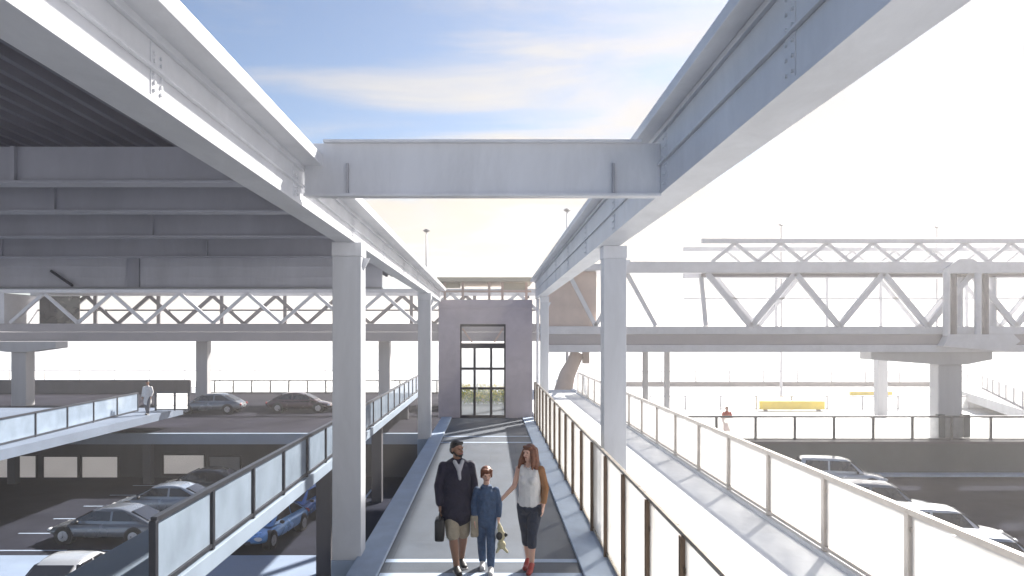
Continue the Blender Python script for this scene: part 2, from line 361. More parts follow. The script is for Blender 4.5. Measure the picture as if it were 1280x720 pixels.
# far-left ramp and its fence
M['ramp'] = mat('ramp_concrete', (.17, .21, .28), .75, 0, .12, .6)
struct('ramp', MB().prism([(-34, 26), (-18.5, 26), (-18.4, 46), (-34, 46)], -1.5, -1.1), 'ramp')
pb = [(-19.0+(-.0667*(y-27)), y) for y in (27.2, 29.9, 32.7, 35.5, 38.2, 41.0, 43.8)]
fence('glass_fence', 'dark-posted fence with pale panels along the light blue ramp at far left', pb, -1.1, 1.1, 'post_dark', 'glass_blue', pw=.09, gap=.06, group='glass fences')
fence('glass_fence', 'short pale fence turning off behind the person in white', [(-19.3, 44.3), (-18.2, 44.3), (-17.4, 44.3)], -1.1, 1.1, 'post_dark', 'glass_white', pw=.09, group='glass fences')

# ------------------------------------------------------------------ parking garage on the left
ga = thing('parking_garage', 'low two-storey parking garage with dark roof deck and pale slab edge on the left', 'garage', (-22, 42, -5.0))
MB().box((-60, 42.35, -2.6), (3.0, 73, -2.2)).build('roof_deck', 'garage_floor', ga)
MB().box((-60, 42.0, -2.72), (3.0, 42.348, -2.14), .01).build('slab_edge', 'edge_blue', ga)
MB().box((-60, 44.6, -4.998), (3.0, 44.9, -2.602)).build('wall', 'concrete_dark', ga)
for u0, u1, v0, v1 in ((-28, 45, 570, 601), (55, 97, 571, 599), (103, 147, 571, 600), (205, 255, 569, 592), (262, 300, 571, 588)):
    a, b = px(u0, v1, 44.55), px(u1, v0, 44.55)
    f = MB()
    for lo, hi in (((a.x-.08, a.z-.08), (b.x+.08, a.z)), ((a.x-.08, b.z), (b.x+.08, b.z+.08)), ((a.x-.08, a.z), (a.x, b.z)), ((b.x, a.z), (b.x+.08, b.z))):
        f.box((lo[0], 44.5, lo[1]), (hi[0], 44.6, hi[1]))
    w = f.build('window', 'door_metal', ga)
    MB().box((a.x, 44.55, a.z), (b.x, 44.59, b.z)).build('pane', 'lit_window' if u0 < 250 else 'concrete', w)
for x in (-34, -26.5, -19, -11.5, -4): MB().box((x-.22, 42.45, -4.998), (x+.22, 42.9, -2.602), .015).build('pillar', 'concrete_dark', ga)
fence('glass_fence', 'thin dark fence with pale panels along the back of the left garage roof', [(-27.8+1.75*i, 72.6) for i in range(15)], -2.2, 1.25, 'post_dark', 'glass_terrace', pw=.11, gap=.05, group='glass fences')
pw = thing('parapet_wall', 'long dark parapet wall at the back of the far left roof', 'wall', (-45, 72.4, -2.2))
MB().box((-70, 72.2, -2.2), (-28.2, 72.5, -1.0), .01).build('wall', 'concrete_dark', pw)
MB().box((-70, 72.1, -.998), (-28.2, 72.6, -.90), .01).build('coping', 'concrete', pw)
fence('wire_fence', 'faint pale fence in the haze far beyond the left garage', [(-66+4.2*i, 92) for i in range(15)], [-3.0]*15, 2.1, 'post_light', 'glass_white', pw=.08, gap=.06, group='glass fences')

# ------------------------------------------------------------------ retaining wall and roof deck on the right
rw_ = thing('retaining_wall', 'long dark green-grey wall facing the road on the right, fence on top', 'wall', (30, 46, -5.0))
MB().box((9.5, 45.4, -4.998), (75, 46.2, -3.16)).build('wall', 'wall_green', rw_)
MB().box((9.5, 45.3, -3.158), (75, 46.3, -3.03), .01).build('coping', 'concrete_dark', rw_)
struct('kerb', box((9.5, 44.6, -5.0), (75, 45.38, -4.86), .02), 'kerb')
struct('roof_terrace', box((9.5, 46.32, -3.5), (95, 112, -3.04)), 'white_deck')
fence('glass_fence', 'dark-posted fence with white panels on top of the dark green-grey wall at right', [(11.2+2.35*i, 46.05) for i in range(14)], -3.03, 1.46, 'post_dark', 'glass_terrace', pw=.13, gap=.05, group='glass fences')
fence('glass_fence', 'second row of thin grey fence across the right roof terrace, beside the yellow barrier', [(13.5+3.0*i, 65) for i in range(12)], -3.03, 1.2, 'steel_grey', 'glass_terrace', pw=.11, gap=.05, group='glass fences')
fence('glass_fence', 'farthest thin fence with dark base line on the right terrace', [(17+4.2*i, 95) for i in range(11)], -2.5, 1.4, 'steel_grey', 'glass_terrace', pw=.12, gap=.05, group='glass fences')
wl = thing('parapet_wall', 'low brown-grey parapet under the farthest fence on the right terrace', 'wall', (40, 95.3, -3.04))
MB().box((15, 95.2, -3.04), (64, 95.6, -2.5), .01).build('wall', 'truss_dark', wl)
struct('side_ramp', MB().prism([(33.5, 47), (75, 47), (75, 80), (46, 80)], -2.3, -1.6), 'concrete')
fence('glass_fence', 'fence running away along the raised ramp at the far right edge', [(33.9+1.66*i, 48+3.3*i) for i in range(8)], -1.6, 1.2, 'steel_grey', 'glass_white', pw=.1, gap=.05, group='glass fences')
for (a, b, y, z0, z1, lab) in ((22.4, 27.8, 63.8, -3.035, -2.2, 'long low yellow barrier on the right terrace behind the person in red'), (37.0, 41.4, 79, -3.035, -2.5, 'short yellow barrier farther back on the right terrace near the pier')):
    y_ = thing('barrier', lab, 'barrier', ((a+b)/2, y, z0))
    MB().box((a, y, z0+.12), (b, y+.25, z1), .03).build('panel', 'yellow', y_)
    for x in (a+.4, b-.6): MB().box((x, y-.1, z0), (x+.2, y+.35, z0+.118), .01).build('foot', 'concrete_dark', y_)

# ------------------------------------------------------------------ truss bridges
def warren(t, y, xs, zb, zt, w, m, name='diagonal'):
    for i, (a, b) in enumerate(zip(xs, xs[1:])):
        p, q = ((a, y, zb), (b, y, zt)) if i % 2 == 0 else ((a, y, zt), (b, y, zb))
        MB().bar(p, q, w, w*.8, up=(0, 1, 0), bev=.01).build(name, m, t)
tl = thing('truss_bridge', 'grey enclosed truss bridge spanning far behind the left canopy on T-shaped piers', 'bridge', (-20, 62, 2.7), 'truss bridges')
MB().box((-39.5, 61.7, 3.55), (6, 66.3, 4.2), .03).build('deck', 'deck_fascia', tl)
MB().box((-39.5, 61.5, 2.78), (6, 61.9, 3.52), .02).build('bottom_flange', 'deck_fascia', tl)
for y, n in ((61.75, 'top_chord'), (66.1, 'top_chord')): MB().box((-39.5, y-.18, 6.65), (6, y+.18, 7.0), .03).build(n, 'truss', tl)
xs = [-38.6+2.72*i for i in range(17)]
warren(tl, 61.75, xs, 4.25, 6.65, .26, 'truss')
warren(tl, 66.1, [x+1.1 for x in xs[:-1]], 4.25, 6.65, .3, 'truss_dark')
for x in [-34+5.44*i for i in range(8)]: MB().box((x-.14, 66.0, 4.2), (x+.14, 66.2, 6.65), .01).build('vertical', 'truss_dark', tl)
for z in (5.35,): MB().box((-39.5, 66.15, z), (6, 66.25, z+.14)).build('handrail', 'truss_dark', tl)
MB().box((-39.5, 61.6, 4.2), (-39.0, 66.2, 6.65), .03).build('end_post', 'truss', tl)
MB().box((-38.4, 65.4, 4.25), (-35.0, 65.5, 6.6)).build('glass_wall', 'glass_dark', tl)
MB().box((-39.4, 61.9, 6.98), (-26, 66, 7.06)).build('roof_sheet', 'truss', tl)
# right bridge: two tiers
tr = thing('truss_bridge', 'pale two-tier truss bridge spanning the right side with a cluster of upright tubes', 'bridge', (25, 46, 2.2), 'truss bridges')
MB().box((3.2, 45.7, 3.3), (52, 50.3, 3.78), .03).build('deck', 'truss', tr)
MB().box((3.2, 45.82, 2.72), (52, 45.95, 3.3)).build('fascia', 'deck_fascia', tr)
MB().box((3.2, 45.6, 2.24), (52, 46.2, 2.68), .02).build('bottom_flange', 'truss', tr)
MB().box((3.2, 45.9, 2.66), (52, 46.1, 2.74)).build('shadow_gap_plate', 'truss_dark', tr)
for y in (45.8, 50.1):
    MB().box((8.0 if y < 47 else 12.6, y-.22, 6.95), (52, y+.22, 7.62), .03).build('middle_chord', 'truss', tr)
    MB().box((12.6, y-.14, 8.72), (52, y+.14, 9.0), .02).build('top_chord', 'truss', tr)
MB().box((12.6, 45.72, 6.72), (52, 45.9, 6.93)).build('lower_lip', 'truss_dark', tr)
xs = [12.9+2.63*i for i in range(16)]
for i, (a, b) in enumerate(zip(xs, xs[1:])):
    p, q = ((a, 45.8, 6.95), (b, 45.8, 3.78)) if i % 2 == 0 else ((a, 45.8, 3.78), (b, 45.8, 6.95))
    MB().bar(p, q, .34, .26, up=(0, 1, 0), bev=.02).build('diagonal', 'truss', tr)
    p2, q2 = Vector(p), Vector(q); p2.y = q2.y = 50.1; p2.x += 1.9; q2.x += 1.9
    MB().bar(p2, q2, .24, .2, up=(0, 1, 0)).build('diagonal', 'truss', tr)
xs = [13.2+1.37*i for i in range(28)]
for i, (a, b) in enumerate(zip(xs, xs[1:])):
    p, q = ((a, 45.8, 7.62), (b, 45.8, 8.74)) if i % 2 == 0 else ((a, 45.8, 8.74), (b, 45.8, 7.62))
    MB().bar(p, q, .2, .16, up=(0, 1, 0)).build('diagonal', 'truss', tr)
    MB().bar(Vector(p)+Vector((.8, 4.3, 0)), Vector(q)+Vector((.8, 4.3, 0)), .14, up=(0, 1, 0)).build('diagonal', 'truss', tr)
for x in (18.6, 21.9, 25.4, 31): MB().box((x-.07, 49.9, 3.78), (x+.07, 50.05, 6.95)).build('vertical', 'truss', tr)
MB().box((12.6, 50.0, 5.6), (52, 50.12, 5.7)).build('handrail', 'truss', tr)
MB().box((3.3, 46.4, 3.78), (6.4, 46.5, 7.1)).build('side_panel', 'brown_panel', tr)
MB().box((3.3, 45.6, 7.1), (8.0, 50.2, 7.5), .03).build('end_roof', 'truss', tr)
for p, q in (((4.6, 46, 7.1), (6.3, 46, 3.8)), ((6.3, 46, 3.8), (8.2, 46, 7.1)), ((8.2, 46, 6.9), (9.9, 46, 3.8)), ((12.6, 46, 6.9), (12.9, 46, 3.8))):
    MB().bar(p, q, .24, .2, up=(0, 1, 0)).build('diagonal', 'truss', tr)
for i, x in enumerate((26.9, 27.5, 28.1, 28.75, 29.4, 30.1)):
    MB().cyl((x, 45.3+.35*(i % 3), 3.2), (x, 45.3+.35*(i % 3), 6.95), .2, n=14).build('tube', ('truss', 'truss_dark', 'truss')[i % 3], tr)
MB().xz([(26.5, 6.9), (27.7, 7.75), (28.5, 7.75), (29.9, 6.9)], 45.35, 45.6).build('gusset', 'truss', tr)
MB().xz([(26.5, 2.6), (26.9, 3.3), (30.6, 3.3), (31.0, 2.9), (30.2, 2.3)], 44.9, 45.6).build('gusset', 'truss', tr)

def pier(label, x, y, w, zb, zt, head=None, hd=.55, dep=None, m='concrete'):
    t = thing('bridge_pier', label, 'pier', (x, y, zb), 'bridge piers'); dep = dep or w
    MB().box((x-w/2, y-dep/2, zb), (x+w/2, y+dep/2, zt-(hd if head else 0)), w*.06).build('shaft', m, t)
    if head:
        a, b = head
        MB().xz([(a, zt), (a, zt-hd*.6), (x-w/2-.1, zt-hd), (x+w/2+.1, zt-hd), (b, zt-hd*.6), (b, zt)], y-dep*.7, y+dep*.7).build('crosshead', m, t)
    return t
p_ = pier('stout T-shaped pier on the far right standing above the dark wall', 27.8, 46.9, 1.45, -3.03, 2.23, (22.9, 30.2), .75, 1.0)
for s in (-1, 1): MB().box((27.8+s*.75-.18, 46.0, -2.9), (27.8+s*.75+.2, 46.38, -1.5), .02).build('service_box', 'wall_green', p_)
pier('slimmer pale pier behind the T-shaped one under the right bridge', 30.5, 60, .75, -3.03, 2.1, None)
for x, u in ((10.0, 805), (11.4, 833)): pier(('thin pale post under the right bridge, nearer to the white column', 'thin pale post under the right bridge, second from the white column')[x > 11], x, 49.6, .32, -5.0 if x < 9 else -3.04, 2.2)
pt = thing('bridge_pier', 'curved swept pier under the right bridge beside the entrance wall', 'pier', (4.6, 47.5, -5.0), 'bridge piers')
MB().tube([(4.5, 47.5, -5.0), (4.45, 47.5, -1.4), (4.5, 47.5, -.2), (4.75, 47.5, .8), (5.15, 47.5, 1.6), (5.4, 47.5, 2.2)], [(.6, .5), (.6, .5), (.58, .48), (.5, .42), (.42, .4), (.42, .4)], 18).build('shaft', 'brown_panel', pt, smooth=True)
MB().box((5.7, 47.2, 1.5), (6.1, 47.8, 2.23), .02).build('bracket', 'brown_panel', pt)
pier('T-shaped pier at the far left under the end of the truss bridge', -36.2, 59.5, 1.15, -2.2, 2.77, (-39.4, -33.2), .8, 1.2)
pier('square pier under the middle of the left truss bridge, lit on one side', -23.9, 64, .95, -2.2, 2.77, None, m='concrete')
pier('square pier under the left truss bridge beside the near white column', -8.8, 64, .95, -2.2, 2.77, None, m='concrete')

# ------------------------------------------------------------------ entrance at the end of the walkway
en = thing('entrance_portal', 'mauve grey entrance wall with a tall glazed door at the end of the walkway', 'entrance', (-.2, 30, 0))
w = MB(); w.box((-2.03, 30, 0), (-1.19, 30.35, 4.62)); w.box((.60, 30, 0), (1.64, 30.35, 4.62)); w.box((-1.19, 30, 3.68), (.60, 30.35, 4.62))
bmesh.ops.remove_doubles(w.bm, verts=w.bm.verts, dist=.0005); w.build('wall', 'wall_mauve', en)
MB().box((-2.0, 29.96, 4.28), (1.6, 29.998, 4.34), .006).build('trim', 'wall_mauve', en)
MB().box((-2.03, 30.352, 4.4), (1.64, 35, 4.62), .01).build('roof_slab', 'wall_mauve', en)
for x in (-2.0, 1.3): MB().box((x, 34.6, 0), (x+.3, 34.95, 4.398), .01).build('pilaster', 'wall_mauve', en)
MB().box((1.78, 29.2, .12), (1.84, 29.9, 4.6), .006).build('side_panel', 'column', en)
d = MB(); z1 = 3.66
for xx in (-1.185, .535): d.box((xx, 30.05, .0), (xx+.06, 30.15, z1))
d.box((-1.125, 30.05, 3.57), (.535, 30.15, z1)); d.box((-1.125, 30.05, 0.0), (.535, 30.15, .1)); d.box((-1.125, 30.05, 2.72), (.535, 30.15, 2.92))
dr = d.build('door', 'door_metal', en)
dm = MB()
for xx in (-.62, .03): dm.box((xx-.045, 30.07, .1), (xx+.045, 30.13, 2.72))
for zz in (1.92, 1.15): dm.box((-1.125, 30.075, zz-.045), (.535, 30.125, zz+.045))
dm.build('glazing_bar', 'door_metal', dr)
MB().box((-1.125, 30.095, .1), (.535, 30.105, 2.72)).build('pane', 'glass_clear', dr)
MB().cyl((-.52, 30.0, .95), (-.52, 30.0, 1.35), .018, n=10).build('handle', 'chrome', dr)
for p, q in (((-1.1, 30.2, 3.5), (-.72, 30.2, 2.95)), ((.5, 30.2, 3.5), (.15, 30.2, 2.95))): MB().bar(p, q, .07, up=(0, 1, 0)).build('brace', 'brown_panel', en)
# pergola on top
pg = thing('pergola', 'light timber-coloured rooftop pergola standing on the mauve entrance block', 'pergola', (-.2, 33, 4.62))
MB().box((-2.2, 31.6, 5.44), (1.75, 34.8, 5.62), .01).build('roof_panel', 'timber', pg)
for x in (-1.9, -1.15, -.05, .5, 1.5): MB().box((x-.05, 32.0, 4.62), (x+.05, 32.1, 5.44), .005).build('post', 'brown_panel', pg)
MB().box((-2.1, 31.97, 5.02), (1.7, 32.0, 5.10), .004).build('rail', 'brown_panel', pg)
MB().box((.55, 32.02, 5.12), (1.45, 32.06, 5.42)).build('screen', 'timber', pg); MB().box((-2.1, 32.02, 5.2), (-1.25, 32.06, 5.42)).build('screen', 'timber', pg)
# flowering hedge beyond the door
hg = thing('hedge', 'low green hedge with yellow blossom seen through the glazed door', 'hedge', (-.3, 36, 0))
tb = MB()
for k in range(7): tb.cyl((-1.2+.3*k, 36.1, 0), (-1.2+.3*k+random.uniform(-.1, .1), 36.1, .45), .015, .008, 6)
tb.build('stem', 'brown_panel', hg)
def leaves(n, s, zlo, zhi):
    m = MB()
    for _ in range(n):
        c = Vector((random.uniform(-1.5, 1.0), 36.1+random.gauss(0, .16), zlo+(zhi-zlo)*random.random()**.8+.08*math.sin(random.random()*9)))
        a = Vector([random.gauss(0, 1) for _ in range(3)]).normalized(); b = a.orthogonal().normalized()
        m.bm.faces.new([m.bm.verts.new(c+v) for v in (a*s, b*s*.5, -a*s, -b*s*.5)])
    return m
leaves(1500, .05, .03, .7).build('foliage', 'leaf', hg); leaves(1100, .042, .2, .88).build('blossom', 'leaf_yellow', hg)

# lamp posts
def lamp(label, x, y, zb, zt):
    t = thing('lamp_post', label, 'lamp post', (x, y, zb), 'tall lamp posts')
    MB().cyl((x, y, zb), (x, y, zt-.15), .14, .05, 12).build('pole', 'steel_grey', t, True)
    MB().cyl((x, y, zb), (x, y, zb+.25), .25, n=12).build('base', 'concrete_dark', t)
    MB().cyl((x, y, zt-.15), (x, y, zt-.02), .12, .3, 14).cyl((x, y, zt-.02), (x, y, zt+.1), .3, .1, 14).build('lamp_head', 'lamp_head', t)
lamp('tall thin lamp post left of the gap between the beams', -5.0, 60, -2.2, 11.45)
lamp('tall lamp post peeking over the right overhead beam', 5.6, 56, -5.0, 12.4)
lamp('lamp post rising behind the left end of the two-tier truss bridge', 28.4, 75, -3.04, 14.1)
lamp('lamp post rising behind the upright tubes of the two-tier truss bridge', 43.6, 75, -3.04, 13.9)

# ------------------------------------------------------------------ cars
def make_car(L, W, Hh, suv):
    """car along +x (front at +x), origin on the ground under the middle"""
    t = thing('parked_car', 'car', 'car')
    m = MB(); hb = .98 if suv else .82
    st = [(-.5, .74, hb-.22, .42), (-.485, .86, hb-.06, .34), (-.42, .95, hb+.02, .26), (-.28, 1, hb+.04, .22), (-.05, 1, hb+.02, .2), (.15, 1, hb, .2), (.28, .99, hb-.06, .22), (.40, .94, hb-.14, .24), (.47, .84, hb-.24, .3), (.5, .70, hb-.36, .40)]
    rings = []
    for fx, fw, zt, zb in st:
        x = fx*L; w = W/2*fw
        half = [(0, zb), (w*.82, zb), (w*.97, zb+.12), (w, (zb+zt)/2), (w*.97, zt-.12), (w*.86, zt-.01), (w*.4, zt+.025), (0, zt+.03)]
        pts = half + [(-a, b) for a, b in half[-2:0:-1]]
        rings.append([m.bm.verts.new((x, a, b)) for a, b in pts])
    n = len(rings[0])
    for a, b in zip(rings, rings[1:]):
        for k in range(n): m.bm.faces.new((a[k], a[(k+1) % n], b[(k+1) % n], b[k]))
    m.bm.faces.new(rings[0]); m.bm.faces.new(rings[-1][::-1])
    # cabin
    wb, wt = W/2*.86, W/2*.68
    xr0, xr1, xf1, xf0 = (-.46*L, -.40*L, .07*L, .25*L) if suv else (-.45*L, -.19*L, .03*L, .29*L)
    lev = [(hb-.02, 0, 0), (hb+.28*(Hh-hb), .28, .28), (Hh-.07, .9, .85), (Hh, 1.12, 1.12)]
    cr = []
    for z, k, kw in lev:
        w = wb+(wt-wb)*min(kw, 1.25); xa = xr0+(xr1-xr0)*k; xb = xf0+(xf1-xf0)*k
        c = .05
        cr.append([m.bm.verts.new((p[0], p[1], z+(.0 if z < Hh-.01 else p[2]))) for p in
                   [(xa+c, -w, -.02), (xa*.5+xb*.5, -w-.01, .02), (xb-c, -w, -.02), (xb, -w+.1, -.03), (xb+.03, 0, 0), (xb, w-.1, -.03), (xb-c, w, -.02), (xa*.5+xb*.5, w+.01, .02), (xa+c, w, -.02), (xa, w-.1, -.03), (xa-.03, 0, 0), (xa, -w+.1, -.03)]])
    for a, b in zip(cr, cr[1:]):
        for k in range(12): m.bm.faces.new((a[k], a[(k+1) % 12], b[(k+1) % 12], b[k]))
    m.bm.faces.new(cr[-1])
    body = m.build('body', 'silver', t, True)
    ss = body.modifiers.new('sub', 'SUBSURF'); ss.levels = ss.render_levels = 2
    def lerp(z):  # cabin outline at height z
        k = (z-hb)/(Hh-hb); return xr0+(xr1-xr0)*k, xf0+(xf1-xf0)*k, wb+(wt-wb)*k
    za, zb_ = hb+.10, Hh-.13
    A, B = lerp(za), lerp(zb_)
    def quad(nm, pts, off):
        q = MB(); f = [q.bm.verts.new(Vector(p)+Vector(off)) for p in pts]; b = [q.bm.verts.new(Vector(p)-Vector(off)*3) for p in pts]
        q.bm.faces.new(f); q.bm.faces.new(b[::-1]); k = len(pts)
        for i in range(k): q.bm.faces.new((f[i], b[i], b[(i+1) % k], f[(i+1) % k]))
        return q.build(nm, 'glass_dark', t)
    s = .0
    quad('windscreen', [(A[1]-.01, -A[2]+.14, za), (A[1]-.01, A[2]-.14, za), (B[1]+.02, B[2]-.10, zb_), (B[1]+.02, -B[2]+.10, zb_)], (.03, 0, .02))
    quad('rear_window', [(A[0]+.01, -A[2]+.16, za), (A[0]+.01, A[2]-.16, za), (B[0]-.02, B[2]-.12, zb_), (B[0]-.02, -B[2]+.12, zb_)], (-.03, 0, .02))
    xm = (A[0]+A[1])/2-.05
    for sd in (-1, 1):
        quad('side_window', [(A[0]+.30, sd*A[2], za), (xm-.05, sd*A[2], za), (xm-.05, sd*B[2], zb_), (B[0]+.22, sd*B[2], zb_)], (0, sd*.022, 0))
        quad('side_window', [(xm+.05, sd*A[2], za), (A[1]-.22, sd*A[2], za), (B[1]-.06, sd*B[2], zb_), (xm+.05, sd*B[2], zb_)], (0, sd*.022, 0))
        MB().sph((A[1]-.28, sd*(W/2+.07), hb+.08), (.07, .10, .07), 8).build('wing_mirror', 'trim', t, True)
        MB().sph((L*.468, sd*W*.335, hb-.30), (.10, .17, .075), 8).build('headlight', 'headlamp', t, True)
        MB().sph((-L*.49, sd*W*.36, hb-.16), (.06, .14, .10), 8).build('tail_light', 'tail', t, True)
        for wx in (-.305*L, .315*L):
            r = .36 if suv else .325; y = sd*(W/2-.10)
            MB().cyl((wx, sd*(W/2-.30), r), (wx, sd*(W/2-.012), r), r+.065, n=28).build('wheel_arch', 'trim', t)
            ty = MB().cyl((wx, y-.11*1, r), (wx, y+.11*1, r), r, n=28).build('tyre', 'tyre', t)
            rim = MB(); rim.cyl((wx, y+sd*.09, r), (wx, y+sd*.116, r), r*.64, n=20)
            for k in range(5): rim.bar((wx, y+sd*.118, r), (wx+math.cos(k*1.2566)*r*.6, y+sd*.118, r+math.sin(k*1.2566)*r*.6), .05, .02, up=(0, 1, 0))
            rim.build('rim', 'rim', ty)
    MB().box((L*.478, -W*.20, hb-.50), (L*.497, W*.20, hb-.36), .006).build('grille', 'trim', t)
    MB().box((-L*.503, -.24, hb-.38), (-L*.49, .24, hb-.27)).build('number_plate', 'headlamp', t)
    return t
sedan = make_car(4.6, 1.82, 1.40, False); suv = make_car(4.7, 1.90, 1.70, True)
used = set()
def car(proto, label, paintm, x, y, z, rz, group):
    t = proto if proto.name not in used else copy_tree(proto)
    if t is proto: used.add(proto.name)
    t.location = (x, y, z); t.rotation_euler = (0, 0, R(rz)); t['label'] = label; t['group'] = group
    for ch in t.children:
        if ch.name.startswith('body'):
            ch.material_slots[0].link = 'OBJECT'; ch.material_slots[0].material = M[paintm]
    return t
gl = 'cars parked in the lower yard'; gr = 'cars on the road at right'; gd = 'cars on the garage roof'
car(sedan, 'silver car parked in the lower yard, nearest of three in a row by the fence', 'silver', -15.3, 31.0, -5.0, 176, gl)
car(sedan, 'pale grey car in the lower yard, middle of three in a row', 'pale_paint', -15.0, 35.6, -5.0, 178, gl)
car(sedan, 'black car in the lower yard, farthest of three in a row under the garage edge', 'black_paint', -14.8, 39.7, -5.0, 180, gl)
car(sedan, 'light blue car below the footbridge, nearest of three blue ones', 'sky_paint', -9.0, 31.2, -5.0, -100, gl)
car(sedan, 'dark blue car below the footbridge, middle of three blue ones', 'blue_paint', -8.75, 35.0, -5.0, -98, gl)
car(sedan, 'light blue car below the footbridge, farthest, near the white column', 'sky_paint', -7.9, 38.6, -5.0, -95, gl)
car(sedan, 'pale car on the light blue pavement with only its roof in view at bottom left', 'white_paint', -12.9, 23.2, -4.88, -90, gl)
car(sedan, 'white-edged silver car on the garage roof near the person in white', 'silver', -19.6, 54, -2.2, 180, gd)
car(sedan, 'dark maroon car on the garage roof beside the near white column', 'maroon_paint', -13.6, 55, -2.2, 0, gd)
car(suv, 'white car on the road below the dark wall, farthest of the row at right', 'white_paint', 18.7, 41.3, -5.0, -14, gr)
car(suv, 'silver car second in the row at right, half hidden by the frosted fence', 'silver', 17.4, 34.2, -5.0, -14, gr)
car(suv, 'white car third in the row at right behind the frosted fence', 'white_paint', 17.3, 29.4, -5.0, -14, gr)
car(suv, 'pale car nearest in the row at right by the picture edge', 'pale_paint', 16.6, 25.4, -5.0, -14, gr)

# ------------------------------------------------------------------ people (facing -y, built where they stand)
def hand(m, wrist, d, s, side):
    """palm, four curled fingers and a thumb, hanging along d"""
    d = Vector(d).normalized(); fwd = Vector((0, -1, 0)); ac = d.cross(Vector((1, 0, 0))).normalized()
    w = Vector(wrist); palm = w+d*.045*s
    m.limb([w, palm, w+d*.085*s], [(.022*s, .028*s), (.020*s, .040*s), (.018*s, .038*s)], 10)
    for k, ln in enumerate((.068, .078, .072, .056)):
        b = w+d*.085*s+ac*(.030-.020*k)*s
        k1 = b+d*ln*.55*s+Vector((-side*.004, 0, 0)); k2 = k1+d*ln*.4*s+Vector((-side*.018*s, 0, 0))
        m.limb([b, k1, k2], [.0095*s, .0085*s, .007*s], 8)
    tb = w+d*.03*s+ac*.034*s
    m.limb([tb, tb+d*.03*s+ac*.022*s, tb+d*.062*s+ac*.020*s], [.012*s, .0105*s, .008*s], 8)

def head(m, c, s, yaw, tilt=0.):
    """skull, jaw, nose, ears, brow - returns a function from head space to the world"""
    rot = Matrix.Rotation(yaw, 3, 'Z') @ Matrix.Rotation(tilt, 3, 'X'); c = Vector(c)
    def T(x, y, z): return c+rot @ Vector((x*s, y*s, z*s))
    m.sph(T(0, .012, .03), (.077*s, .094*s, .088*s), 12)
    m.limb([T(0, -.012, -.02), T(0, -.035, -.085)], [(.066*s, .072*s), (.040*s, .042*s)], 12)
    m.limb([T(0, -.085, .015), T(0, -.112, -.022)], [.011*s, .016*s], 8)
    m.limb([T(-.035, -.076, .03), T(.035, -.076, .03)], [.013*s, .013*s], 8)
    for sd in (-1, 1): m.sph(T(sd*.077, .012, -.005), (.012*s, .022*s, .032*s), 8)
    m.limb([T(-.02, -.078, -.05), T(.02, -.078, -.05)], [.012*s, .012*s], 8)
    return T
def face_bits(t, T, s):
    for sd in (-1, 1): MB().sph(T(sd*.030, -.079, .012), .0078*s, 8).build('eye', 'eye', t, True)
    MB().limb([T(-.022, -.089, -.050), T(.022, -.089, -.050)], [.006*s, .006*s], 8).build('lips', 'lip', t, True)

def legs(m, hipz, hw, feet, knees, r, s=1.0):
    for sd, ft, kn in zip((-1, 1), feet, knees):
        hip = Vector((sd*hw, 0, hipz)); ft = Vector(ft); kn = Vector(kn); an = ft+Vector((0, 0, .08*s))
        m.limb([hip, hip.lerp(kn, .5), kn, kn.lerp(an, .3), kn.lerp(an, .7), an], [r*1.12, r, r*.72, r*.74, r*.52, r*.46])
        m.limb([an+Vector((0, .03*s, -.045*s)), ft+Vector((0, -.06*s, .035*s)), ft+Vector((0, -.15*s, .025*s))], [.036*s, (.040*s, .032*s), (.038*s, .022*s)])
def shoe(t, ft, m, s=1.0, heel=0.):
    ft = Vector(ft); b = MB()
    b.limb([ft+Vector((0, .055*s, .055+heel)), ft+Vector((0, .0, .06+heel*.8)), ft+Vector((0, -.09*s, .042)), ft+Vector((0, -.175*s, .034))], [(.042*s, .048), (.045*s, .056), (.050*s, .038), (.042*s, .028)])
    if heel: b.limb([ft+Vector((0, .06*s, .05+heel)), ft+Vector((0, .065*s, .008))], [.02, .009])
    o = b.build('shoe', m, t, remesh=.008, iters=3)
    if not heel: MB().box(ft+Vector((-.046*s, -.20*s, .0)), ft+Vector((.046*s, .09*s, .018)), .008).build('sole', 'sole', o)
    return o
def at(t): return Vector(t.location)

# --- man
t = thing('person', 'man in dark navy jacket and beige shorts carrying bags, head turned to the woman', 'person', (-.46, 10.55, 0), 'family walking'); o = at(t)
def P(x, y, z): return (o.x+x, o.y+y, o.z+z)
fl, fr = P(-.045, -.20, 0), P(.10, .14, .0); kl, kr = P(-.085, -.13, .50), P(.09, .0, .49)
b = MB()
for hipx, kn, ft in ((-.09, kl, fl), (.09, kr, fr)):
    hip = Vector(P(hipx, 0, .92)); kn = Vector(kn); an = Vector(ft)+Vector((0, .02, .09))
    b.limb([hip, hip.lerp(kn, .5), kn, kn.lerp(an, .3), kn.lerp(an, .65), an], [.092, .084, .060, .064, .050, .040])
    b.limb([an+Vector((0, .03, -.05)), Vector(ft)+Vector((0, -.12, .03))], [.036, (.036, .024)])
b.limb([P(0, 0, .90), P(0, .01, 1.05), P(0, 0, 1.25), P(0, .01, 1.40), P(0, .01, 1.46)], [(.16, .11), (.15, .10), (.175, .115), (.17, .10), (.10, .075)])
b.limb([P(0, .01, 1.44), P(0, -.005, 1.56)], [.062, .056])
AL = [P(-.19, .01, 1.42), P(-.25, .03, 1.15), P(-.245, -.03, .90)]; AR = [P(.19, .01, 1.42), P(.245, .03, 1.16), P(.225, -.05, .92)]
for A in (AL, AR): b.limb(A, [.055, .046, .033])
hand(b, AL[2], (.0, -.05, -1), 1.0, -1); hand(b, AR[2], (0, -.08, -1), 1.0, 1)
T = head(b, P(0.0, -.01, 1.645), 1.0, R(28))
b.build('body', 'skin_dark', t, remesh=.0075, iters=3); face_bits(t, T, 1.0)
